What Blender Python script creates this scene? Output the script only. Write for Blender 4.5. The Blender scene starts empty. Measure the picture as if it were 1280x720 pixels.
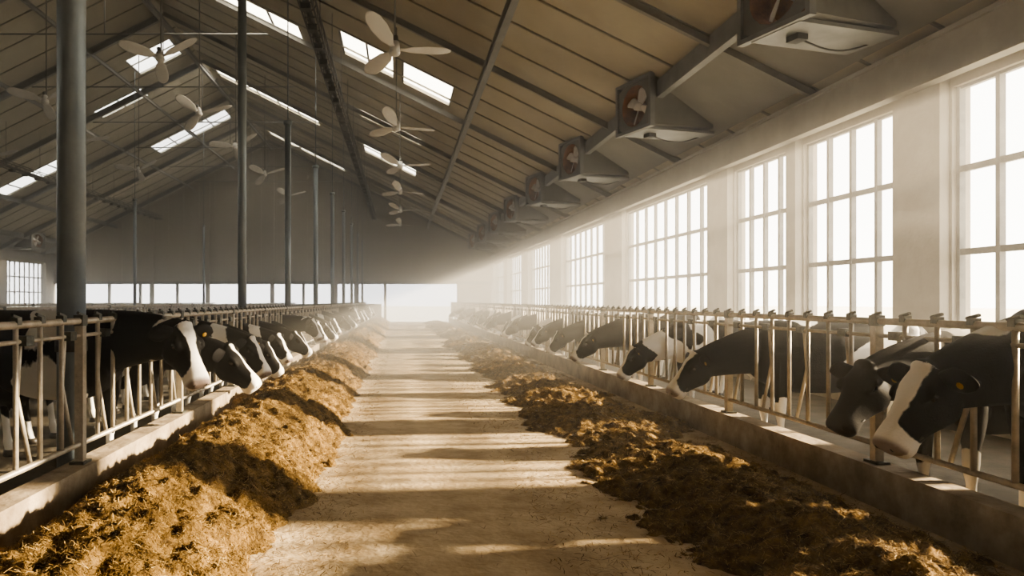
import bpy, math, random
import numpy as np
from mathutils import Vector, noise
random.seed(4); rng=np.random.default_rng(7)
F=900.0
# ------------------------------------------------------------------ constants
XR=7.5; XRIDGE=-10.3; XL=2*XRIDGE-XR; ZC=1.7
YB=-6.0; YE=58.2
def roofz(x):
    return ZC+7.5-0.5*x if x>=XRIDGE else ZC+7.5-0.5*(2*XRIDGE-x)
ZR=roofz(XRIDGE)
def mx(x): return 2*XRIDGE-x
FL=-2.68; FR=4.0; CURB=0.34
# ------------------------------------------------------------------ materials
def newmat(name):
    m=bpy.data.materials.new(name); m.use_nodes=True
    nt=m.node_tree; b=nt.nodes['Principled BSDF']; return m,nt,b
def noisemat(name,c1,c2,scale=4,rough=.8,bump=0.0,bscale=30,metal=0,detail=6,stretch=None,spec=.3,lo=.35,hi=.68):
    m,nt,b=newmat(name)
    tc=nt.nodes.new('ShaderNodeTexCoord'); mp=nt.nodes.new('ShaderNodeMapping')
    nt.links.new(tc.outputs['Object'],mp.inputs[0])
    if stretch: mp.inputs['Scale'].default_value=stretch
    n=nt.nodes.new('ShaderNodeTexNoise'); n.inputs['Scale'].default_value=scale; n.inputs['Detail'].default_value=detail
    n.inputs['Roughness'].default_value=.65
    nt.links.new(mp.outputs[0],n.inputs['Vector'])
    r=nt.nodes.new('ShaderNodeValToRGB'); r.color_ramp.elements[0].position=lo; r.color_ramp.elements[1].position=hi
    r.color_ramp.elements[0].color=(*c1,1); r.color_ramp.elements[1].color=(*c2,1)
    nt.links.new(n.outputs['Fac'],r.inputs[0]); nt.links.new(r.outputs[0],b.inputs['Base Color'])
    b.inputs['Roughness'].default_value=rough; b.inputs['Metallic'].default_value=metal
    b.inputs['Specular IOR Level'].default_value=spec
    if bump>0:
        n2=nt.nodes.new('ShaderNodeTexNoise'); n2.inputs['Scale'].default_value=bscale; n2.inputs['Detail'].default_value=5
        nt.links.new(mp.outputs[0],n2.inputs['Vector'])
        bp=nt.nodes.new('ShaderNodeBump'); bp.inputs['Strength'].default_value=bump; bp.inputs['Distance'].default_value=.02
        nt.links.new(n2.outputs['Fac'],bp.inputs['Height']); nt.links.new(bp.outputs[0],b.inputs['Normal'])
    return m
M_floor=noisemat('alley_concrete',(.35,.255,.145),(.56,.44,.28),1.6,.85,.6,16,spec=.2,detail=10,lo=.38,hi=.62)
M_stall=noisemat('stall_floor',(.10,.085,.06),(.19,.16,.12),2,.9,.4,20)
M_curb=noisemat('curb_concrete',(.20,.15,.095),(.42,.34,.24),3,.9,.7,14)
M_wall=noisemat('wall_plaster',(.36,.325,.265),(.48,.44,.37),1.5,.85,.2,20)
M_gable=noisemat('gable_sheet',(.46,.415,.33),(.56,.51,.42),.8,.8,.1,5,stretch=(1,1,.15))
M_roof=noisemat('roof_panel',(.48,.43,.33),(.62,.565,.44),.7,.8,.15,6)
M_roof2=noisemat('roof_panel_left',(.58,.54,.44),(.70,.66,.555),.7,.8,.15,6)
M_batten=noisemat('batten_strip',(.24,.22,.17),(.32,.29,.23),2,.8)
M_steel=noisemat('painted_steel',(.20,.205,.20),(.31,.315,.31),3,.45,.1,30,metal=.3)
M_raft=noisemat('rafter_steel',(.22,.215,.195),(.32,.315,.29),3,.6,.1,30,metal=.2)
M_pole=noisemat('pole_steel',(.17,.205,.235),(.26,.30,.33),2,.4,.1,30,metal=.3)
M_dark=noisemat('dark_steel',(.04,.04,.04),(.09,.085,.075),6,.6,.2,30,metal=.3)
M_galv=noisemat('galvanised_pipe',(.38,.335,.26),(.60,.53,.43),9,.45,.15,60,metal=.35)
M_latch=noisemat('latch_steel',(.05,.055,.045),(.14,.13,.105),12,.55,.2,60,metal=.5)
M_frame=noisemat('window_frame',(.14,.14,.13),(.24,.23,.21),5,.5,.1,30)
M_fan=noisemat('fan_blade_white',(.80,.79,.77),(.9,.89,.87),3,.45,0)
M_house=noisemat('fan_housing',(.13,.125,.11),(.22,.21,.185),2,.6,.1,10)
M_eave_shade=noisemat('eave_shade_grey',(.22,.215,.19),(.30,.29,.26),1,.7,.1,10)  # roof shade along the eaves, put into a grey colour
M_rust=noisemat('rusty_lining',(.24,.10,.04),(.58,.29,.13),4,.75,.3,20)
M_header=noisemat('header_beam',(.33,.31,.27),(.43,.41,.36),2,.7,.1,10)
M_hay=noisemat('silage',(.05,.029,.010),(.30,.185,.062),9,.95,1.0,60,detail=12,spec=.08)
M_ground=noisemat('outside_ground',(.5,.47,.38),(.62,.58,.48),.3,.95)
M_straw,nt,b=newmat('straw_strands')
g=nt.nodes.new('ShaderNodeNewGeometry'); r=nt.nodes.new('ShaderNodeValToRGB')
r.color_ramp.elements[0].color=(.05,.028,.010,1); r.color_ramp.elements[1].color=(.52,.36,.145,1)
e=r.color_ramp.elements.new(.62); e.color=(.23,.14,.046,1)
nt.links.new(g.outputs['Random Per Island'],r.inputs[0]); nt.links.new(r.outputs[0],b.inputs['Base Color'])
b.inputs['Roughness'].default_value=.75; b.inputs['Specular IOR Level'].default_value=.12
M_sky,nt,b=newmat('skylight_polycarbonate')
tr=nt.nodes.new('ShaderNodeBsdfTranslucent'); tr.inputs[0].default_value=(.9,.9,.87,1)
tp=nt.nodes.new('ShaderNodeBsdfTransparent'); mxs=nt.nodes.new('ShaderNodeMixShader'); mxs.inputs[0].default_value=.15
nt.links.new(tr.outputs[0],mxs.inputs[1]); nt.links.new(tp.outputs[0],mxs.inputs[2])
nt.links.new(mxs.outputs[0],nt.nodes['Material Output'].inputs[0])
def coatmat(name,black,white):
    m,nt,b=newmat(name)
    a=nt.nodes.new('ShaderNodeAttribute'); a.attribute_name='coat'
    a2=nt.nodes.new('ShaderNodeAttribute'); a2.attribute_name='muzzle'
    tc=nt.nodes.new('ShaderNodeTexCoord'); n=nt.nodes.new('ShaderNodeTexNoise'); n.inputs['Scale'].default_value=22; n.inputs['Detail'].default_value=4
    nt.links.new(tc.outputs['Object'],n.inputs['Vector'])
    ma=nt.nodes.new('ShaderNodeMath'); ma.operation='MULTIPLY_ADD'; ma.inputs[1].default_value=.10; 
    nt.links.new(n.outputs['Fac'],ma.inputs[0]); nt.links.new(a.outputs['Fac'],ma.inputs[2])
    r=nt.nodes.new('ShaderNodeMapRange'); r.inputs['From Min'].default_value=.035; r.inputs['From Max'].default_value=.065
    nt.links.new(ma.outputs[0],r.inputs['Value'])
    mix=nt.nodes.new('ShaderNodeMixRGB'); mix.inputs[1].default_value=(*white,1); mix.inputs[2].default_value=(*black,1)
    nt.links.new(r.outputs[0],mix.inputs[0])
    mix2=nt.nodes.new('ShaderNodeMixRGB'); mix2.inputs[2].default_value=(.16,.11,.095,1)
    nt.links.new(a2.outputs['Fac'],mix2.inputs[0]); nt.links.new(mix.outputs[0],mix2.inputs[1]); nt.links.new(mix2.outputs[0],b.inputs['Base Color'])
    b.inputs['Roughness'].default_value=.6; b.inputs['Specular IOR Level'].default_value=.06
    n3=nt.nodes.new('ShaderNodeTexNoise'); n3.inputs['Scale'].default_value=90
    nt.links.new(tc.outputs['Object'],n3.inputs['Vector'])
    bp=nt.nodes.new('ShaderNodeBump'); bp.inputs['Strength'].default_value=.25; bp.inputs['Distance'].default_value=.01
    nt.links.new(n3.outputs['Fac'],bp.inputs['Height']); nt.links.new(bp.outputs[0],b.inputs['Normal'])
    return m
M_coat=coatmat('holstein_coat',(.005,.0045,.0043),(.86,.83,.77))
M_coatg=coatmat('grey_coat',(.055,.051,.047),(.5,.47,.42))
M_eye=noisemat('eye',(.006,.004,.003),(.012,.009,.006),5,.08,spec=.8)
M_hoof=noisemat('hoof',(.03,.025,.02),(.06,.05,.04),8,.5)
M_tag=noisemat('ear_tag',(.40,.24,.03),(.45,.27,.04),5,.5)
# ------------------------------------------------------------------ mesh builder
class MB:
    def __init__(s): s.v=[];s.f=[];s.m=[];s.mats=[];s.sm=[]
    def mi(s,mat):
        if mat not in s.mats: s.mats.append(mat)
        return s.mats.index(mat)
    def add(s,vs,fs,mat,smooth=False):
        o=len(s.v); s.v+= [tuple(v) for v in vs]; k=s.mi(mat)
        for f in fs: s.f.append(tuple(i+o for i in f)); s.m.append(k); s.sm.append(smooth)
    def box(s,x0,x1,y0,y1,z0,z1,mat):
        s.add([(x,y,z) for z in (z0,z1) for y in (y0,y1) for x in (x0,x1)],
          [(0,2,3,1),(4,5,7,6),(0,1,5,4),(2,6,7,3),(0,4,6,2),(1,3,7,5)],mat)
    def tube(s,p,q,r,mat,n=8,r2=None,ref=None,asp=1.0):
        p=Vector(p);q=Vector(q); d=(q-p).normalized()
        up=Vector(ref) if ref else (Vector((0,0,1)) if abs(d.z)<.9 else Vector((1,0,0)))
        a=d.cross(up).normalized(); b=a.cross(d)
        if r2 is None: r2=r
        vs=[]
        for c,rr in ((p,r),(q,r2)):
            for i in range(n):
                t=2*math.pi*(i+.5)/n
                vs.append(c+a*math.cos(t)*rr+b*math.sin(t)*rr*asp)
        fs=[(i,(i+1)%n,n+(i+1)%n,n+i) for i in range(n)]+[tuple(range(n-1,-1,-1)),tuple(range(n,2*n))]
        s.add(vs,fs,mat,n>5)
    def beam(s,p,q,w,h,mat):
        p=Vector(p);q=Vector(q); d=(q-p).normalized()
        up=Vector((0,0,1)) if abs(d.z)<.9 else Vector((1,0,0))
        a=d.cross(up).normalized()*w/2; b=a.cross(d).normalized()*h/2
        vs=[c+i*a+j*b for c in (p,q) for i,j in ((-1,-1),(1,-1),(1,1),(-1,1))]
        s.add(vs,[(0,1,5,4),(1,2,6,5),(2,3,7,6),(3,0,4,7),(3,2,1,0),(4,5,6,7)],mat)
    def ibeam(s,p,q,w,h,mat,t=.02):
        p=Vector(p);q=Vector(q); d=(q-p).normalized()
        up=Vector((0,0,1)); a=d.cross(up).normalized(); b=a.cross(d).normalized()
        s.beam(p,q,t,h,mat); s.beam(p+b*h/2,q+b*h/2,w,t,mat); s.beam(p-b*h/2,q-b*h/2,w,t,mat)
    def loft(s,rings,mat,n=20,smooth=True,ex=1.0):
        vs=[];R=len(rings)
        for c,sd,u,hw,hh in rings:
            for i in range(n):
                t=2*math.pi*i/n; ct,st=math.cos(t),math.sin(t)
                ct=math.copysign(abs(ct)**ex,ct); st=math.copysign(abs(st)**ex,st)
                vs.append(Vector(c)+Vector(sd)*hw*ct+Vector(u)*hh*st)
        fs=[]
        for k in range(R-1):
            for i in range(n):
                j=(i+1)%n; fs.append((k*n+i,k*n+j,(k+1)*n+j,(k+1)*n+i))
        vs.append(Vector(rings[0][0])); vs.append(Vector(rings[-1][0])); a=R*n
        for i in range(n):
            j=(i+1)%n; fs.append((a,j,i)); fs.append((a+1,(R-1)*n+i,(R-1)*n+j))
        s.add(vs,fs,mat,smooth)
    def ball(s,c,rx,ry,rz,mat,n=12,R=None):
        vs=[];fs=[];m=n//2
        for i in range(m+1):
            ph=math.pi*i/m
            for j in range(n):
                th=2*math.pi*j/n
                v=Vector((rx*math.sin(ph)*math.cos(th),ry*math.sin(ph)*math.sin(th),rz*math.cos(ph)))
                if R: v=R[0]*v.x+R[1]*v.y+R[2]*v.z
                vs.append(Vector(c)+v)
        for i in range(m):
            for j in range(n):
                k=(j+1)%n; fs.append((i*n+j,(i+1)*n+j,(i+1)*n+k,i*n+k))
        s.add(vs,fs,mat,True)
    def mesh(s,name):
        me=bpy.data.meshes.new(name); me.from_pydata(s.v,[],s.f)
        for m in s.mats: me.materials.append(m)
        me.polygons.foreach_set('material_index',s.m); me.polygons.foreach_set('use_smooth',s.sm)
        me.update(); return me
    def obj(s,name,loc=(0,0,0),rot=(0,0,0),parent=None):
        return mkobj(name,s.mesh(name),loc,rot,parent)
def mkobj(name,me,loc=(0,0,0),rot=(0,0,0),parent=None):
    o=bpy.data.objects.new(name,me); o.location=loc; o.rotation_euler=rot
    bpy.context.scene.collection.objects.link(o)
    if parent: o.parent=parent
    return o
# ------------------------------------------------------------------ shell
b=MB(); b.box(XL,XR,YB,YE+.3,-.2,0,M_stall); b.obj('floor')
b=MB(); b.box(FL-.1,FR+.1,YB,YE+.25,0,.006,M_floor); b.obj('feed_alley_floor')
b=MB(); b.box(-150,150,-60,260,-.4,-.21,M_ground); b.obj('outside_ground')
WIN=[(-4.2,-2.1),(-1.2,.9),(4.1,6.2),(7.1,9.78),(10.8,13.37),(13.78,16.15),(17.3,23.85),(25.96,32.9),(35.5,41.4),(43.5,49.5),(51.3,56.8)]
SILL=1.2; WT=4.6; ZE=5.45
def sidewall(name,sgn):
    X=lambda x: x if sgn>0 else mx(x)
    def bx(bb,x0,x1,*a):
        x0,x1=X(x0),X(x1); bb.box(min(x0,x1),max(x0,x1),*a)
    b=MB()
    bx(b,XR,XR+.25,YB,YE+.3,0,SILL,M_wall)
    bx(b,XR,XR+.25,YB,YE+.3,WT,ZE+.02,M_wall)
    ys=[YB]+[v for w in WIN for v in w]+[YE+.3]
    for i in range(0,len(ys),2):
        bx(b,XR,XR+.25,ys[i],ys[i+1],SILL,WT,M_wall)
        c0,c1=ys[i],ys[i+1]
        if c1-c0>.2: bx(b,XR-.14,XR-.001,c0+.04,c1-.04,0,ZE-.1,M_wall)
    bx(b,XR-.08,XR-.0005,YB,YE,SILL-.08,SILL,M_header)
    b.obj(name)
    b=MB(); bx(b,XR-.30,XR-.15,YB,YE,WT+.12,WT+.62,M_header); bx(b,XR-.36,XR-.15,YB,YE,WT+.62,WT+.68,M_header)
    bx(b,XR-.34,XR-.15,YB,YE,WT+.07,WT+.12,M_header); b.obj('trim_header_beam')
    b=MB(); xa,xb=X(5.6),X(7.2)
    vs=[(x,y,z+dz) for dz in (0,-.03) for y in (YB,YE-.06) for x,z in ((xa,6.30),(xb,5.50))]
    b.add(vs,[(0,1,3,2),(4,6,7,5),(0,4,5,1),(2,3,7,6),(0,2,6,4),(1,5,7,3)],M_eave_shade)
    b.obj('trim_eave_shade')  # added sheet under the roof, its grey stands in for eave shadow
    for (a,c) in WIN:
        b=MB(); n=4 if c-a<3 else 8
        t=.042
        for i in range(n+1):
            y=a+(c-a)*i/n; w=.055 if i in(0,n) else t*.8
            bx(b,XR+.06,XR+.14,max(a,y-w),min(c,y+w),SILL,WT,M_frame)
        zz=[SILL,2.36,3.48,WT]
        for z in zz: bx(b,XR+.07,XR+.13,a,c,max(SILL,z-t),min(WT,z+t),M_frame)
        b.obj('window_%d'%(1+len([o for o in bpy.data.objects if o.name.startswith('window_')])))
sidewall('wall_right',1); sidewall('wall_left',-1)
b=MB()
OZ=3.06
pts=[(XL,OZ),(XR,OZ),(XR,ZE),(XRIDGE,ZR),(XL,ZE)]
vs=[(x,YE,z) for x,z in pts]+[(x,YE+.2,z) for x,z in pts]
b.add(vs,[(0,1,2,3,4),(9,8,7,6,5),(0,5,6,1),(1,6,7,2),(2,7,8,3),(3,8,9,4),(4,9,5,0)],M_gable)
x=XL+.6
while x<XR:
    b.box(x-.04,x+.04,YE-.05,YE-.001,OZ,roofz(x)-.15,M_gable); x+=1.25
for x in (-20,-15.5,-10.3,-5.2):
    b.box(x-.16,x+.16,YE-.22,YE-.051,0,roofz(x)-.3,M_gable)
b.box(XL,XR,YE-.15,YE-.051,OZ-.02,OZ+.22,M_steel)
b.box(XL,-1.5,YE,YE+.2,0,1.45,M_wall); b.box(4.7,XR,YE,YE+.2,0,OZ,M_wall)
for x in (-26,-23.5,-21,-18,-13,-7.8,-3.6,-1.2,4.7): b.box(x-.1,x+.1,YE-.05,YE+.15,0,OZ,M_steel)
b.obj('wall_end')
b=MB()
pts=[(XL,0),(XR,0),(XR,ZE),(XRIDGE,ZR),(XL,ZE)]
vs=[(x,YB,z) for x,z in pts]+[(x,YB-.2,z) for x,z in pts]
b.add(vs,[(4,3,2,1,0),(5,6,7,8,9),(0,1,6,5),(1,2,7,6),(2,3,8,7),(3,4,9,8),(4,0,5,9)],M_wall); b.obj('wall_back')
def roof(name,xs,ys,holes,mat,Xmap):
    b=MB(); T=.12
    for i in range(len(xs)-1):
        for j in range(len(ys)-1):
            xm=(xs[i]+xs[i+1])/2; ym=(ys[j]+ys[j+1])/2
            if any(h[0]<xm<h[1] and h[2]<ym<h[3] for h in holes): continue
            q=[(xs[i],ys[j]),(xs[i+1],ys[j]),(xs[i+1],ys[j+1]),(xs[i],ys[j+1])]
            z=lambda x: ZC+7.5-.5*x
            vs=[(Xmap(x),y,z(x)+.0) for x,y in q]+[(Xmap(x),y,z(x)+T) for x,y in q]
            b.add(vs,[(0,3,2,1),(4,5,6,7),(0,1,5,4),(1,2,6,5),(2,3,7,6),(3,0,4,7)],mat)
    b.obj(name)
    for h in holes:
        b=MB()
        vs=[(Xmap(x),y,ZC+7.5-.5*x+.1) for x,y in ((h[0],h[2]),(h[1],h[2]),(h[1],h[3]),(h[0],h[3]))]
        b.add(vs,[(0,1,2,3)],M_sky)
        nn=max(1,round((h[1]-h[0])/1.1))
        for k in range(nn+1):
            x=h[0]+(h[1]-h[0])*k/nn
            b.beam((Xmap(x),h[2],ZC+7.5-.5*x+.03),(Xmap(x),h[3],ZC+7.5-.5*x+.03),.06,.06,M_dark)
        b.obj('skylight')
holesR=[(-7.7,-3.4,24.2,25.7),(-1.9,-.2,22.5,24.6),(.1,1.7,22.5,24.6),(-10,-4.4,38,40.0),(-2,.9,39,41),(-9.5,-4,51,53),(-1.8,1,31.5,32.6)]
holesL=[(mx(-10.9),mx(-13),34,36),(mx(-13.5),mx(-16),37.5,38.7),(mx(-11.2),mx(-16),46,48),(mx(-19),mx(-23.5),41,42.6),(mx(-17),mx(-20),29,30.3)]
holesL=[(min(h[0],h[1]),max(h[0],h[1]),h[2],h[3]) for h in holesL]
def brk(holes,k,lo,hi): return sorted(set([lo,hi]+[v for h in holes for v in h[k:k+2]]))
roof('ceiling_right',brk(holesR,0,XRIDGE,XR+.5),brk(holesR,2,YB-.3,YE+.4),holesR,M_roof,lambda x:x)
roof('ceiling_left',brk(holesL,0,XRIDGE,XR+.5),brk(holesL,2,YB-.3,YE+.4),holesL,M_roof2,mx)
b=MB()
y=YB+.4
while y<YE:
    for m in (lambda x:x, mx):
        b.beam((m(XRIDGE+.05),y,ZR-.04),(m(XR),y,ZE-.01),.05,.05,M_batten)
    y+=1.55
b.obj('roof_battens')
RY=[.3+6.2*k for k in range(0,10)]
b=MB()
for y in RY:
    b.ibeam((XRIDGE,y,ZR-.16),(XR-.15,y,ZE-.12),.10,.14,M_raft)
    b.ibeam((XRIDGE,y,ZR-.26),(mx(XR-.15),y,ZE-.2),.16,.26,M_steel)
    b.tube((-4.6,y,11.0),(mx(-4.6),y,11.0),.03,M_steel,6)
    b.tube((XRIDGE,y,ZR-.3),(XRIDGE,y,11.0),.025,M_steel,6)
b.obj('roof_rafter_frame')
b=MB()
for m in (lambda x:x, mx):
    for x,w,h in ((2.25,.16,.24),(-3.9,.1,.14),(-7.2,.1,.14)):
        if x<0 and m(1)==1: continue
        b.ibeam((m(x),YB,roofz(x)-.38),(m(x),YE,roofz(x)-.38),w,h,M_steel)
    b.box(min(m(5.45),m(5.6)),max(m(5.45),m(5.6)),YB,YE,6.02,6.38,M_steel)
b.ibeam((XRIDGE,YB,ZR-.5),(XRIDGE,YE,ZR-.5),.15,.2,M_steel)
b.obj('roof_purlin_beams')
def tray(x,z,name):
    b=MB()
    for dx in(-.14,.14):
        for dz in (0,.3): b.tube((x+dx,2,z+dz),(x+dx,YE-2,z+dz),.022,M_dark,5)
    y=2; k=0
    while y<YE-2.5:
        for dx in(-.14,.14): b.tube((x+dx,y,z+(.3 if k%2 else 0)),(x+dx,y+.4,z+(0 if k%2 else .3)),.014,M_dark,4)
        b.tube((x-.14,y,z),(x+.14,y,z),.014,M_dark,4)
        if k%8==0: b.tube((x,y,z+.3),(x,y,roofz(x)-.02),.012,M_dark,4)
        if k%3==0: b.box(x-.1,x+.1,y,y+.22,z-.12,z,M_dark)
        y+=.4;k+=1
    b.tube((x,2,z+.08),(x,YE-2,z+.08),.06,M_dark,6)
    b.obj(name)
tray(-2.0,8.0,'suspended_cable_tray'); tray(mx(-2.0),8.0,'suspended_cable_tray')
def pole(x,y,r,top,ext=None):
    b=MB(); b.tube((0,0,0),(0,0,top),r,M_pole,20)
    b.tube((0,0,.0),(0,0,.03),r*1.9,M_pole,12); b.tube((0,0,1.25),(0,0,1.35),r*1.15,M_dark,16)
    b.tube((0,0,top-.1),(0,0,top),r*1.4,M_pole,12)
    if ext: b.tube((0,0,top),(0,0,ext),.016,M_pole,6)
    b.obj('steel_support_pole',(x,y,0))
for k in range(9):
    rz=roofz(-2.93)-.05
    pole(-2.93,6.42+6.2*k+(.75 if k==1 else 0),.12 if k==0 else .08,rz if k<2 else 6.4,None if k<2 else rz)
for k in range(4): pole(-13.0,10.5+12.4*k,.075,6.7,roofz(-13)-.05)
# ------------------------------------------------------------------ curbs and fences
b=MB(); b.box(FL-.11,FL+.11,YB+.1,YE-.4,0,CURB,M_curb); b.obj('feed_curb_left')
b=MB(); b.box(FR-.11,FR+.11,YB+.1,YE-.4,0,CURB,M_curb); b.obj('feed_curb_right')
YF0=.6
def fence(x,name,y0=YF0,y1=56.5,base=CURB,d=1,simple=False):
    b=MB(); n=int((y1-y0)/.34)
    b.tube((x,y0,1.53),(x,y1,1.53),.03,M_galv,8); b.tube((x,y0,1.41),(x,y1,1.41),.017,M_galv,6)
    b.tube((x,y0,.5),(x,y1,.5),.024,M_galv,6)
    for k in range(n+1):
        y=y0+.34*k
        if k%8==0: b.box(x-.035,x+.035,y-.035,y+.035,0 if base==0 else base,1.56,M_galv); b.box(x-.06,x+.06,y-.08,y+.08,base,base+.02,M_latch); b.box(x-.04,x+.04,y-.045,y+.045,1.49,1.58,M_latch)
        else: b.tube((x,y,.5),(x,y,1.53),.0215,M_galv,6)
        if not simple:
            b.box(x-.03,x+.03,y-.03,y+.03,1.53,1.58,M_latch)
            b.tube((x,y-.05,1.60),(x,y+.06,1.575),.014,M_latch,5)
            if k%2==1:
                b.tube((x+.03*d,y+.25,.52),(x+.03*d,y+.07,1.02),.019,M_galv,6)
                b.tube((x+.03*d,y+.07,1.02),(x+.03*d,y+.12,1.45),.019,M_galv,6)
                b.box(x-.03,x+.05,y+.05,y+.16,1.38,1.45,M_latch)
    b.obj(name)
fence(FL,'headlock_feed_fence',d=-1); fence(FR,'headlock_feed_fence')
for x in (-8.2,-14.5,-20.5): fence(x,'pen_rail_fence',y0=4,base=0,simple=True)
b=MB()
y=2.2
while y<55:
    pts=[(7.3,1.15),(6.35,1.15),(6.2,1.0),(6.2,.62),(6.35,.45),(7.3,.45)]
    for p,q in zip(pts[:-1],pts[1:]): b.tube((p[0],y,p[1]),(q[0],y,q[1]),.03,M_galv,7)
    b.box(7.2,7.27,y-.035,y+.035,0,1.3,M_galv)
    y+=2.4
b.tube((7.2,2,1.2),(7.2,55,1.2),.03,M_galv,7)
b.obj('stall_divider_rails')
# ------------------------------------------------------------------ ceiling fans
def fan_mesh():
    b=MB()
    b.tube((0,0,-.10),(0,0,.14),.12,M_fan,20,.09); b.ball((0,0,-.1),.11,.11,.06,M_fan)
    for k in range(3):
        a=2*math.pi*k/3
        d=Vector((math.cos(a),math.sin(a),0)); s=Vector((-math.sin(a),math.cos(a),0)); s2=(s*math.cos(.2)+Vector((0,0,1))*math.sin(.2)); u=d.cross(s2)
        rings=[]
        for t,w,th in ((.08,.05,.02),(.2,.07,.015),(.35,.14,.012),(.7,.18,.010),(.95,.165,.009),(1.08,.11,.007),(1.15,.04,.004)):
            rings.append((d*t+Vector((0,0,.06*t-.02)),s2,u,w,th))
        b.loft(rings,M_fan,12)
    b.tube((0,0,.12),(0,0,.3),.05,M_steel,10)
    return b.mesh('ceiling_fan_rotor')
fm=fan_mesh()
def cfan(x,y,z,a,tx=-.5,ty=.1,sc=1):
    e=bpy.data.objects.new('ceiling_fan',None); e.location=(x,y,z); bpy.context.scene.collection.objects.link(e)
    o=mkobj('rotor',fm,(0,0,0),(0,0,0),e); o.rotation_mode='ZYX'; o.rotation_euler=(tx,ty,a); o.scale=(sc,)*3
    b=MB(); b.tube((0,.08,.15),(0,.08,roofz(x)-z-.0),.018,M_raft,8); b.obj('drop_rod',parent=e)
for x,y,z,a in ((-.1,14,6.6,.06),(-.1,19.8,6.5,.25),(0,25.5,6.5,-.1),(0,31.5,6.5,.3),(0,38,6.5,0),(0,45,6.5,.4)):
    cfan(x,y,z,a,-.30 if y<15 else -.2,.05,.95)
for x,y,z,a in ((-6,18,7.8,-.3),(-6.4,22.9,7.7,.1),(-6.4,28,7.7,-.5),(-6.4,34,7.7,0),(-6.4,41,7.7,.1),
    (-10.6,21.5,7.7,-.3),(-12,27,7.7,.2),(-12,33,7.7,-.4),(-17,30,7.7,0),(-17,37,7.7,.3)):
    cfan(x,y,z,a,-.35,-.25,.92)
def housing():
    b=MB()
    W=.60; H=.52
    fx=0; z0=-H; z1=H
    vs=[(fx,-W,z0),(fx,W,z0),(fx,W,z1),(fx,-W,z1),(1.75,-.38,-.45),(1.75,.38,-.45),(1.75,.38,.0),(1.75,-.38,.0)]
    b.add(vs,[(0,4,5,1),(0,3,7,4),(1,5,6,2),(3,2,6,7),(4,7,6,5)],M_house)
    n=16; R=.45
    ang=[2*math.pi*(i+.5)/n for i in range(n)]
    inner=[(fx-.01,R*math.cos(t),R*math.sin(t)) for t in ang]
    outer=[]
    for t in ang:
        c,s=math.cos(t),math.sin(t); m=max(abs(c)/W,abs(s)/H); outer.append((fx-.01,c/m,s/m))
    b.add(inner+outer,[(i,(i+1)%n,n+(i+1)%n,n+i) for i in range(n)],M_house)
    cone=[(fx+.35,R*.92*math.cos(t),R*.92*math.sin(t)) for t in ang]
    b.add(inner+cone,[(i,n+i,n+(i+1)%n,(i+1)%n) for i in range(n)],M_rust,True)
    b.add(cone,[tuple(range(n))],M_rust)
    for (y0,y1,za,zb) in ((-W-.03,W+.03,-H-.05,-H+.02),(-W-.03,W+.03,H-.02,H+.05),(-W-.03,-W+.04,-H,H),(W-.04,W+.03,-H,H)):
        b.box(fx-.06,fx+.05,y0,y1,za,zb,M_steel)
    b.tube((fx+.02,0,0),(fx+.28,0,0),.09,M_fan,12)
    for k in range(4):
        a=2*math.pi*k/4+.5
        d=Vector((0,math.cos(a),math.sin(a))); s=Vector((.45,-math.sin(a)*.9,math.cos(a)*.9)); u=d.cross(s)
        b.loft([(Vector((.12,0,0))+d*t,s,u,w,.008) for t,w in((.05,.05),(.18,.10),(.33,.13),(.40,.09))],M_fan,8)
    b.box(.0,1.75,-.42,.42,-.58,-.525,M_steel)
    b.box(.3,.48,-.10,.10,-.66,-.58,M_dark)
    pr=None
    for i in range(9):
        t=i/8; pnt=(.48+1.2*t,0,-.63-.12*math.sin(math.pi*t)+.06*t)
        if pr: b.tube(pr,pnt,.014,M_dark,5)
        pr=pnt
    return b.mesh('ventilation_fan')
hm=housing()
for k in range(8):
    y=9.9+5.9*k
    mkobj('ventilation_fan',hm,(5.15,y,5.97),(0,0,.30))
    o=mkobj('ventilation_fan',hm,(mx(5.15),y,5.97),(0,0,math.pi-.30))
# ------------------------------------------------------------------ feed piles
def vn(x,y,seed):
    xi=np.floor(x).astype(np.int64); yi=np.floor(y).astype(np.int64); fx=x-xi; fy=y-yi
    fx=fx*fx*(3-2*fx); fy=fy*fy*(3-2*fy)
    def h(a,b):
        n=(a*374761393+b*668265263+seed*1442695041)&0xffffffff
        n=((n^(n>>13))*1274126177)&0xffffffff
        return ((n^(n>>16))&0xffff)/65535.0
    return (h(xi,yi)*(1-fx)+h(xi+1,yi)*fx)*(1-fy)+(h(xi,yi+1)*(1-fx)+h(xi+1,yi+1)*fx)*fy
def fbm(x,y,s,o=4,seed=1):
    t=0;a=.5
    for k in range(o): t=t+a*vn(x*s*2**k+17*k,y*s*2**k+5*k,seed+k); a*=.5
    return t-.47
def hL(x,y):
    xc=-1.66+.30*fbm(y*0,y,.5,3,3); w=.98+.35*fbm(y*0,y,.8,3,9)
    d=np.abs(x-xc)/w
    h=(.50+.12*fbm(y*0,y,.7,2,21))*(1-np.clip(d,0,1.3)**1.6)
    h=h+.14*fbm(x,y,1.6,2,31)*(d<1.4)+.19*fbm(x,y,3.8,3,35)+.16*fbm(x,y,10,4,41)
    return h-.03
def hR(x,y):
    xc=2.75+.35*fbm(y*0,y,.5,3,53); w=1.15+.5*fbm(y*0,y,.6,3,59)
    d=np.abs(x-xc)/w
    h=.26*(1-np.clip(d,0,1.3)**1.6)+.26*fbm(x,y,1.1,2,61)*(1-.4*d)+.19*fbm(x,y,3.2,3,65)+.15*fbm(x,y,10,4,71)
    return h-.055
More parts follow.
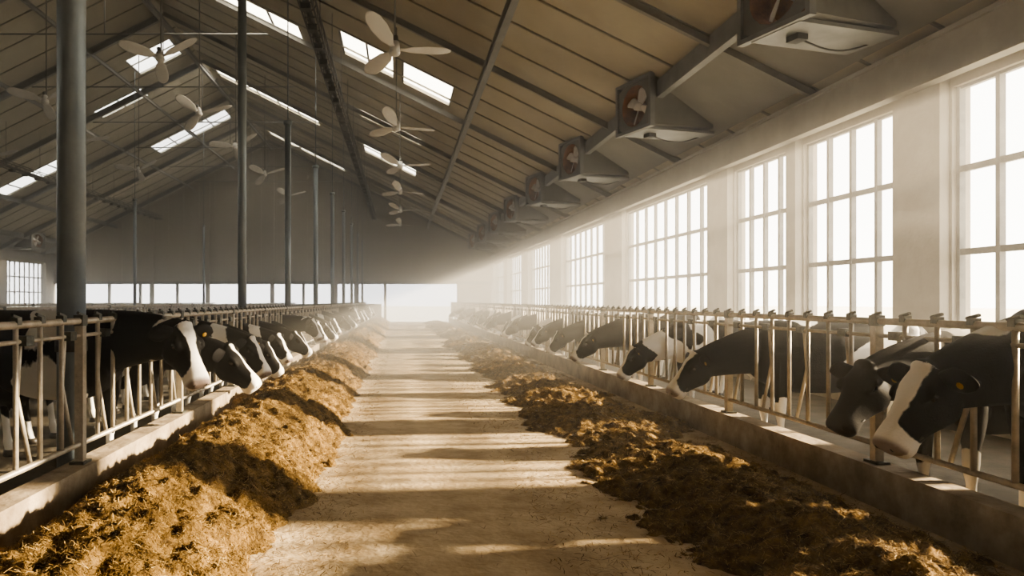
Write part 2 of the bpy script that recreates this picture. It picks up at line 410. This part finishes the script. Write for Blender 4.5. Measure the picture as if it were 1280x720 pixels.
def pile(name,hf,x0,x1,nstr,seed):
    nx=120
    ys=[1.2]
    while ys[-1]<56: ys.append(ys[-1]+max(.02,ys[-1]*.0034))
    xs=np.linspace(x0,x1,nx); ys=np.array(ys); Xg,Yg=np.meshgrid(xs,ys); H=hf(Xg,Yg); H=np.maximum(H,-.03)
    V=np.stack([Xg.ravel(),Yg.ravel(),H.ravel()],1)
    idx=np.arange(len(ys)*nx).reshape(len(ys),nx)
    Fc=np.stack([idx[:-1,:-1].ravel(),idx[:-1,1:].ravel(),idx[1:,1:].ravel(),idx[1:,:-1].ravel()],1)
    keep=(V[Fc,2].max(1)>-.02); Fc=Fc[keep]
    me=bpy.data.meshes.new(name); me.from_pydata(V.tolist(),[],Fc.tolist()); me.materials.append(M_hay)
    me.polygons.foreach_set('use_smooth',[True]*len(Fc))
    o=mkobj(name,me)
    r=np.random.default_rng(seed); N=nstr
    y=1.6*np.exp(r.random(N)*math.log(26/1.6)); x=x0+(x1-x0)*r.random(N)
    h=hf(x,y); k=(h>.004)|(r.random(N)<.10); x,y,h=x[k],y[k],np.maximum(h[k],.008); N=len(x)
    L=(.016+.038*r.random(N))*(1+y*.03); W=(.0008+.0009*r.random(N))*(1+y*.10)
    az=r.random(N)*2*math.pi; tilt=(r.random(N)-.35)*1.2
    d=np.stack([np.cos(az)*np.cos(tilt),np.sin(az)*np.cos(tilt),np.sin(tilt)],1)
    s=np.stack([-np.sin(az),np.cos(az),(r.random(N)-.5)*1.2],1)
    c=np.stack([x,y,h+.006],1)
    bend=np.stack([r.normal(0,.12,N),r.normal(0,.12,N),-.25*r.random(N)],1)
    p0=c-d*L[:,None]*.3; p1=c+d*L[:,None]*.2; p2=c+d*L[:,None]*.7+bend*L[:,None]
    for p in(p0,p1,p2): p[:,2]=np.maximum(p[:,2],.008)
    sw=s*W[:,None]
    V=np.stack([p0-sw,p0+sw,p1-sw,p1+sw,p2-sw*.6,p2+sw*.6],1).reshape(-1,3)
    base=np.arange(N)*6
    Fc=np.concatenate([np.stack([base,base+1,base+3,base+2],1),np.stack([base+2,base+3,base+5,base+4],1)])
    me=bpy.data.meshes.new(name+'_strands'); me.from_pydata(V.tolist(),[],Fc.tolist()); me.materials.append(M_straw)
    mkobj('straw_strands',me,parent=o)
pile('silage_feed_pile',hL,FL+.12,-.35,150000,5)
pile('silage_feed_pile',hR,1.0,FR-.12,150000,6)
r=np.random.default_rng(11); N=9000
y=2.5*np.exp(r.random(N)*math.log(20/2.5)); x=-1.0+r.random(N)*2.6
side=np.abs((x-.35)/1.3); k=r.random(N)<side**2*.9+.05; x,y=x[k],y[k]; N=len(x)
az=r.random(N)*6.28; L=.015+.04*r.random(N); W=.0015*(1+y*.06)
d=np.stack([np.cos(az),np.sin(az),0*az],1); s=np.stack([-np.sin(az),np.cos(az),0*az],1)
c=np.stack([x,y,np.full(N,.011)],1)
V=np.stack([c-d*L[:,None]-s*W[:,None],c-d*L[:,None]+s*W[:,None],c+d*L[:,None]+s*W[:,None],c+d*L[:,None]-s*W[:,None]],1).reshape(-1,3)
me=bpy.data.meshes.new('scattered_straw'); me.from_pydata(V.tolist(),[],(np.arange(N)[:,None]*4+np.arange(4)).tolist()); me.materials.append(M_straw)
mkobj('scattered_straw',me)
# ------------------------------------------------------------------ cows
def cow_mesh(name,P,pitch,yaw,seed,bias=.05,coat=None,bw=.035,vox=.017,sh=.10,neckw=None):
    coat=coat or M_coat
    X=Vector((1,0,0));Y=Vector((0,1,0));Z=Vector((0,0,1))
    P=Vector((P[0],P[2] if len(P)>2 else 0,P[1]))
    p=math.radians(pitch); w=math.radians(yaw)
    d=Vector((math.cos(p)*math.cos(w),math.cos(p)*math.sin(w),-math.sin(p))); s=Vector((-math.sin(w),math.cos(w),0)); u=d.cross(s)
    b=MB()
    T=[(-1.76,1.24,.05,.08),(-1.70,1.17,.17,.21),(-1.56,1.11,.25,.30),(-1.3,1.06,.29,.345),(-1.0,1.02,.34,.385),(-.7,1.01,.36,.40),(-.42,1.01,.32,.395),(-.18,1.03,.26,.375),(0,1.06,.215,.32),(.12,1.08,.14,.23)]
    b.loft([((x,0,z),Y,Z,hw,hh) for x,z,hw,hh in T],M_coat,24,ex=.9)
    b.ball((-.32,0,1.28),.26,.09,.13,M_coat); b.ball((-1.5,.17,1.30),.13,.07,.08,M_coat); b.ball((-1.5,-.17,1.30),.13,.07,.08,M_coat)
    p0=Vector((-.22,0,1.12)); p2=P-u*.035+d*.03; p1=Vector((P.x*.45,P.y*.2,(p0.z*.45+P.z*.55)+.02))
    rings=[]
    for i in range(9):
        t=i/8; c=p0*(1-t)**2+p1*2*t*(1-t)+p2*t*t; tg=((p1-p0)*(1-t)+(p2-p1)*t).normalized()
        sd=(Y*(1-t)+s*t); sd=(sd-tg*sd.dot(tg)).normalized(); up=tg.cross(sd)
        hh=.30*(1-t)**1.0+.155*(1-(1-t)**1.0); hw=.20*(1-t)+.105*t
        rings.append((c,sd,up,hw,hh))
    b.loft(rings,M_coat,18)
    L=.47
    Hh=[(-.06,.06,.05,.07),(-.02,.095,.10,.10),(.06,.105,.138,.115),(.15,.110,.160,.127),(.25,.108,.164,.132),(.34,.100,.158,.120),(.44,.090,.142,.104),(.56,.082,.122,.091),(.68,.078,.108,.085),(.80,.076,.100,.089),(.90,.074,.097,.098),(.97,.064,.087,.096),(1.02,.044,.066,.076),(1.045,.01,.03,.04)]
    rr=[]
    for a,top,hh,hw in Hh:
        rr.append((P+d*(a*L)+u*(top-hh),s,u,hw,hh))
    b.loft(rr,M_coat,24,ex=.82)
    b.ball(P+d*-.015+u*.085,.05,.075,.045,M_coat,R=(d,s,u))
    for sg in(-1,1):
        b.ball(P+d*.140+s*sg*.111+u*.055,.06,.032,.030,M_coat,R=(d,s,u))
        b.ball(P+d*.125+s*sg*.082-u*.10,.10,.042,.095,M_coat,R=(d,s,u))
        b.ball(P+d*.455+s*sg*.057+u*.005,.042,.037,.046,M_coat,R=(d,s,u))
    b.ball(P+d*.41-u*.110,.07,.062,.03,M_coat,R=(d,s,u))
    for sg in(-1,1):
        Fg=[(1.05,-.16,.17,.10,.15),(.85,-.15,.18,.09,.13),(.70,-.14,.18,.075,.095),(.56,-.14,.175,.055,.062),(.44,-.135,.175,.055,.058),(.38,-.135,.175,.046,.05),(.30,-.14,.175,.033,.036),(.18,-.14,.175,.034,.036),(.12,-.135,.175,.045,.047),(.07,-.12,.175,.04,.045),(0.0,-.105,.175,.055,.07)]
        b.loft([((x,sg*yy,z),Y,X,hw,hh) for z,x,yy,hw,hh in Fg],M_coat,12)
        Hg=[(1.20,-1.48,.15,.11,.20),(1.0,-1.46,.19,.12,.22),(.85,-1.42,.20,.105,.19),(.74,-1.44,.19,.08,.13),(.63,-1.52,.18,.055,.075),(.54,-1.58,.175,.045,.06),(.47,-1.57,.175,.038,.045),(.32,-1.54,.175,.034,.038),(.18,-1.52,.175,.036,.04),(.12,-1.51,.175,.045,.048),(.07,-1.49,.175,.04,.046),(0,-1.47,.175,.055,.072)]
        b.loft([((x,sg*yy,z),Y,X,hw,hh) for z,x,yy,hw,hh in Hg],M_coat,12)
    b.ball((-1.22,0,.66),.22,.17,.15,M_coat)
    for x in(-1.3,-1.14):
        for sg in(-1,1): b.ball((x,sg*.07,.52),.02,.02,.05,M_coat,8)
    tl=[(-1.74,1.33,.04),(-1.82,1.25,.03),(-1.85,1.0,.022),(-1.85,.75,.02),(-1.85,.6,.035),(-1.85,.45,.04),(-1.85,.38,.015)]
    b.loft([((x,0,z),Y,X,r_,r_) for x,z,r_ in tl],M_coat,10)
    o=b.obj('tmp')
    m=o.modifiers.new('r','REMESH'); m.mode='VOXEL'; m.voxel_size=vox; m.use_smooth_shade=True
    m=o.modifiers.new('s','SMOOTH'); m.iterations=5; m.factor=.5
    dg=bpy.context.evaluated_depsgraph_get(); me=bpy.data.meshes.new_from_object(o.evaluated_get(dg))
    bpy.data.objects.remove(o)
    nv=len(me.vertices); base=np.empty(nv*3); me.vertices.foreach_get('co',base); base=base.reshape(-1,3)
    e=MB()
    for sg in(-1,1):
        e.ball(P+d*.140+s*sg*.124+u*.030,.027,.018,.021,M_eye,14,R=(d,s,u))
        e.ball(P+d*.482+s*sg*.054+u*.008,.013,.012,.018,M_hoof,10,R=(d,s,u))
        ed=(s*sg*.93-d*.10-Vector((0,0,1))*.18).normalized(); eu=(u*.5+d*.7); eu=(eu-ed*eu.dot(ed)).normalized(); es=ed.cross(eu)
        st=P+d*.005+s*sg*.085+u*.03
        rg=[]
        for t,ww,th in((0,.03,.026),(.04,.052,.022),(.09,.074,.016),(.14,.068,.012),(.19,.042,.008),(.215,.010,.004)):
            rg.append((st+ed*t,es,eu,ww,th))
        e.loft(rg,coat,12)
        if sg==1: 
            tc=st+ed*.12+eu*.014
            e.ball(tc-Vector((0,0,.02)),.02,.005,.022,M_tag,8,R=(es,eu,ed))
        for lx in(-.105,-1.47):
            e.loft([((lx,sg*.175,0),Y,X,.062,.078),((lx-.01,sg*.175,.06),Y,X,.052,.066)],M_hoof,12)
    for sg in(-1,1): e.tube(P+d*.485-u*.055+s*sg*.02,P+d*.335-u*.072+s*sg*.090,.006,M_hoof,5)
    off=nv
    faces=[tuple(pp.vertices) for pp in me.polygons]
    n0=len(faces)
    allv=base.tolist()+e.v; allf=faces+[tuple(i+off for i in f) for f in e.f]
    out=bpy.data.meshes.new(name); out.from_pydata(allv,[],allf)
    mats=[coat]+[m for m in e.mats if m!=coat]
    for m in mats: out.materials.append(m)
    mi=[0]*n0+[mats.index(e.mats[k]) for k in e.m]
    out.polygons.foreach_set('material_index',mi); out.polygons.foreach_set('use_smooth',[True]*len(allf))
    coatv=[];muz=[]
    for i,v in enumerate(allv):
        v=Vector(v); q=v-P; a=q.dot(d)/L; bb=q.dot(s); c=q.dot(u)
        sv=Vector((seed*7.3,seed*3.1,0))
        nz=noise.noise(v*1.5+sv)+.25*noise.noise(v*4+sv)
        f=nz*1.2+bias
        if v.z<.62: f-= (0.62-v.z)*2.2
        if v.x>-.1: f+=sh
        if neckw:
            q2=v-Vector((neckw[0],0,neckw[1])); f=min(f,(abs(q2.x+.35*q2.z)-neckw[2])*2.0) if v.x>-.1 else f
        inhead=(v.x>.3 and a>-.25 and abs(bb)<.2 and abs(c)<.25)
        mzz=0
        if inhead:
            wv=bw*(1.25-1.3*a+1.2*a*a)+.010*math.sin(a*9+seed)
            if a>.72: wv+= (a-.72)*.40
            f=(abs(bb)-wv)*3.5
            if c<-.02: f=max(f,.2) if a<.74 else f
            if a<-.06: f=.3
            if bw==0: f=.3
            if a>.93 and bw>.03: mzz=min(1,(a-.93)*16)*(.9 if c>-.05 else .2)
        if i>=nv: f=.3
        coatv.append(f); muz.append(mzz)
    at=out.attributes.new('coat','FLOAT','POINT'); at.data.foreach_set('value',coatv)
    at=out.attributes.new('muzzle','FLOAT','POINT'); at.data.foreach_set('value',muz)
    out.update(); return out
C=dict(
 c1=cow_mesh('cow_a',(.84,1.24,.0),56,-14,1,.15,bw=.046,vox=.014,sh=.3),
 c2=cow_mesh('cow_b',(.84,1.02,.0),42,4,2,.15,bw=.024,vox=.014,sh=.3),
 c3=cow_mesh('cow_c',(.76,1.08),54,-10,3,.05,bw=.045,sh=.1,neckw=(.46,1.12,.09)),
 c4=cow_mesh('cow_d',(.72,.96),54,5,4,.05,bw=.03,sh=.1),
 rA=cow_mesh('cow_e',(.60,.99,.0),54,2,5,.3,bw=.060,vox=.014,sh=.3),
 rB=cow_mesh('cow_f',(.62,1.10,.02),50,4,6,.2,coat=M_coatg,bw=.0,vox=.014),
 rC=cow_mesh('cow_g',(.66,.97),48,4,8,.25,bw=.04,sh=.25),
 rD=cow_mesh('cow_h',(.62,.93),56,-4,9,.15,bw=.045,neckw=(.40,1.05,.07)),
)
def snap(y): k=round((y-YF0-.17)/.68); return YF0+.17+.68*k
def cow(kind,y,side,scale=1.0,adv=0,rot=0):
    y=snap(y)
    if side=='L':
        fx=.24-adv; o=mkobj('dairy_cow',C[kind],(FL-fx*math.cos(rot),y-fx*math.sin(rot),0),(0,0,rot))
    else: fx=.24-adv; o=mkobj('dairy_cow',C[kind],(FR+fx*math.cos(rot),y+fx*math.sin(rot),0),(0,0,math.pi+rot))
    o.scale=(scale,)*3; return o
cow('c1',6.89,'L',1.14,.04,-.46); cow('c2',8.25,'L',1.08,.10,-.30); cow('c3',9.6,'L',1.06,.12,-.2); cow('c4',10.97,'L',1.03,.1,-.12)
seq=['c3','c2','c4','c1','c3','c2','c4','c3','c2']; y=12.33; i=0
while y<52:
    cow(seq[i%9],y,'L',random.uniform(.97,1.03),.05,random.uniform(-.15,.02)); y+=random.choice((1.36,1.36,2.04)); i+=1
cow('rA',4.85,'R',1.2,-.04,.08); cow('rB',5.53,'R',1.05,.12,.28); cow('rC',8.25,'R',1.05,.12); cow('rC',13.0,'R',1.05,.1)
for y,k in ((10.97,'rD'),(15.8,'c4'),(17.8,'rC'),(19.2,'rD'),(21,'c2'),(22.4,'c4'),(24.2,'rD'),(26,'c2'),(28.5,'rC'),(30,'c3'),(32.5,'c4'),(35,'rC'),(38,'c2'),(41,'c4'),(45,'c2')):
    cow(k,y,'R')
for x,y,a,k in ((-10.8,14,.3,'c4'),(-11.5,20,2.6,'c2'),(-17,24,.2,'c3'),(-11,31,1.2,'c1'),(-16.5,36,2.9,'c4')):
    mkobj('dairy_cow',C[k],(x,y,0),(0,0,a))
# ------------------------------------------------------------------ haze
def haze(pts,y0,y1,dens,an=.35):
    b=MB(); n=len(pts)
    vs=[(x,y0,z) for x,z in pts]+[(x,y1,z) for x,z in pts]
    hz,nt,_=newmat('dust_haze'); nt.nodes.remove(nt.nodes['Principled BSDF'])
    v=nt.nodes.new('ShaderNodeVolumeScatter'); v.inputs['Color'].default_value=(1,.955,.865,1); v.inputs['Density'].default_value=dens; v.inputs['Anisotropy'].default_value=an
    nt.links.new(v.outputs[0],nt.nodes['Material Output'].inputs['Volume'])
    b.add(vs,[tuple(range(n)),tuple(range(2*n-1,n-1,-1))]+[(i,n+i,n+(i+1)%n,(i+1)%n) for i in range(n)],hz)
    b.obj('dust_haze')
e=.02; xs=-3.2; YN=12.0
R=[(xs,0),(XR-.005,0),(XR-.005,ZE-e),(xs,roofz(xs)-e)]
def slab(a,c): return [(xs,a),(XR-.005,a),(XR-.005,c),(xs,c)]
Rup=[(xs,2.502),(XR-.005,2.502),(XR-.005,ZE-e),(xs,roofz(xs)-e)]
Lp=[(XL+e,0),(xs-.002,0),(xs-.002,roofz(xs)-e),(XRIDGE,ZR-e),(XL+e,ZE-e)]
haze(slab(0,1.45),YB+e,YN,.004); haze(slab(1.452,2.5),YB+e,YN,.012); haze(Rup,YB+e,YN,.024)
haze(R,YN+.002,YE-e,.032); haze(Lp,YB+e,YN,.009); haze(Lp,YN+.002,YE-e,.022)
# ------------------------------------------------------------------ light
w=bpy.data.worlds.new('w'); bpy.context.scene.world=w; w.use_nodes=True
bg=w.node_tree.nodes['Background']; bg.inputs[0].default_value=(1,.935,.825,1); bg.inputs[1].default_value=7.0
sl=bpy.data.lights.new('sun','SUN'); sl.energy=34; sl.angle=math.radians(2.0); sl.color=(1,.81,.54)
so=bpy.data.objects.new('sun',sl); bpy.context.scene.collection.objects.link(so)
el=math.radians(19); az=math.radians(-5)
dirv=Vector((-math.cos(el)*math.cos(az),math.cos(el)*math.sin(az),-math.sin(el)))
so.rotation_euler=dirv.to_track_quat('-Z','Y').to_euler(); so.location=(30,20,15)
try:
    bpy.context.scene.view_settings.look='AgX - Medium High Contrast'
    bpy.context.scene.view_settings.exposure=.12
except Exception: pass
# ------------------------------------------------------------------ camera
cd=bpy.data.cameras.new('camera'); cd.sensor_width=36; cd.lens=36*F/1280
cd.shift_x=140/1280; cd.shift_y=16/1280; cd.clip_end=500
co=bpy.data.objects.new('camera',cd); co.location=(0,0,ZC); co.rotation_euler=(math.pi/2,0,0)
bpy.context.scene.collection.objects.link(co); bpy.context.scene.camera=co
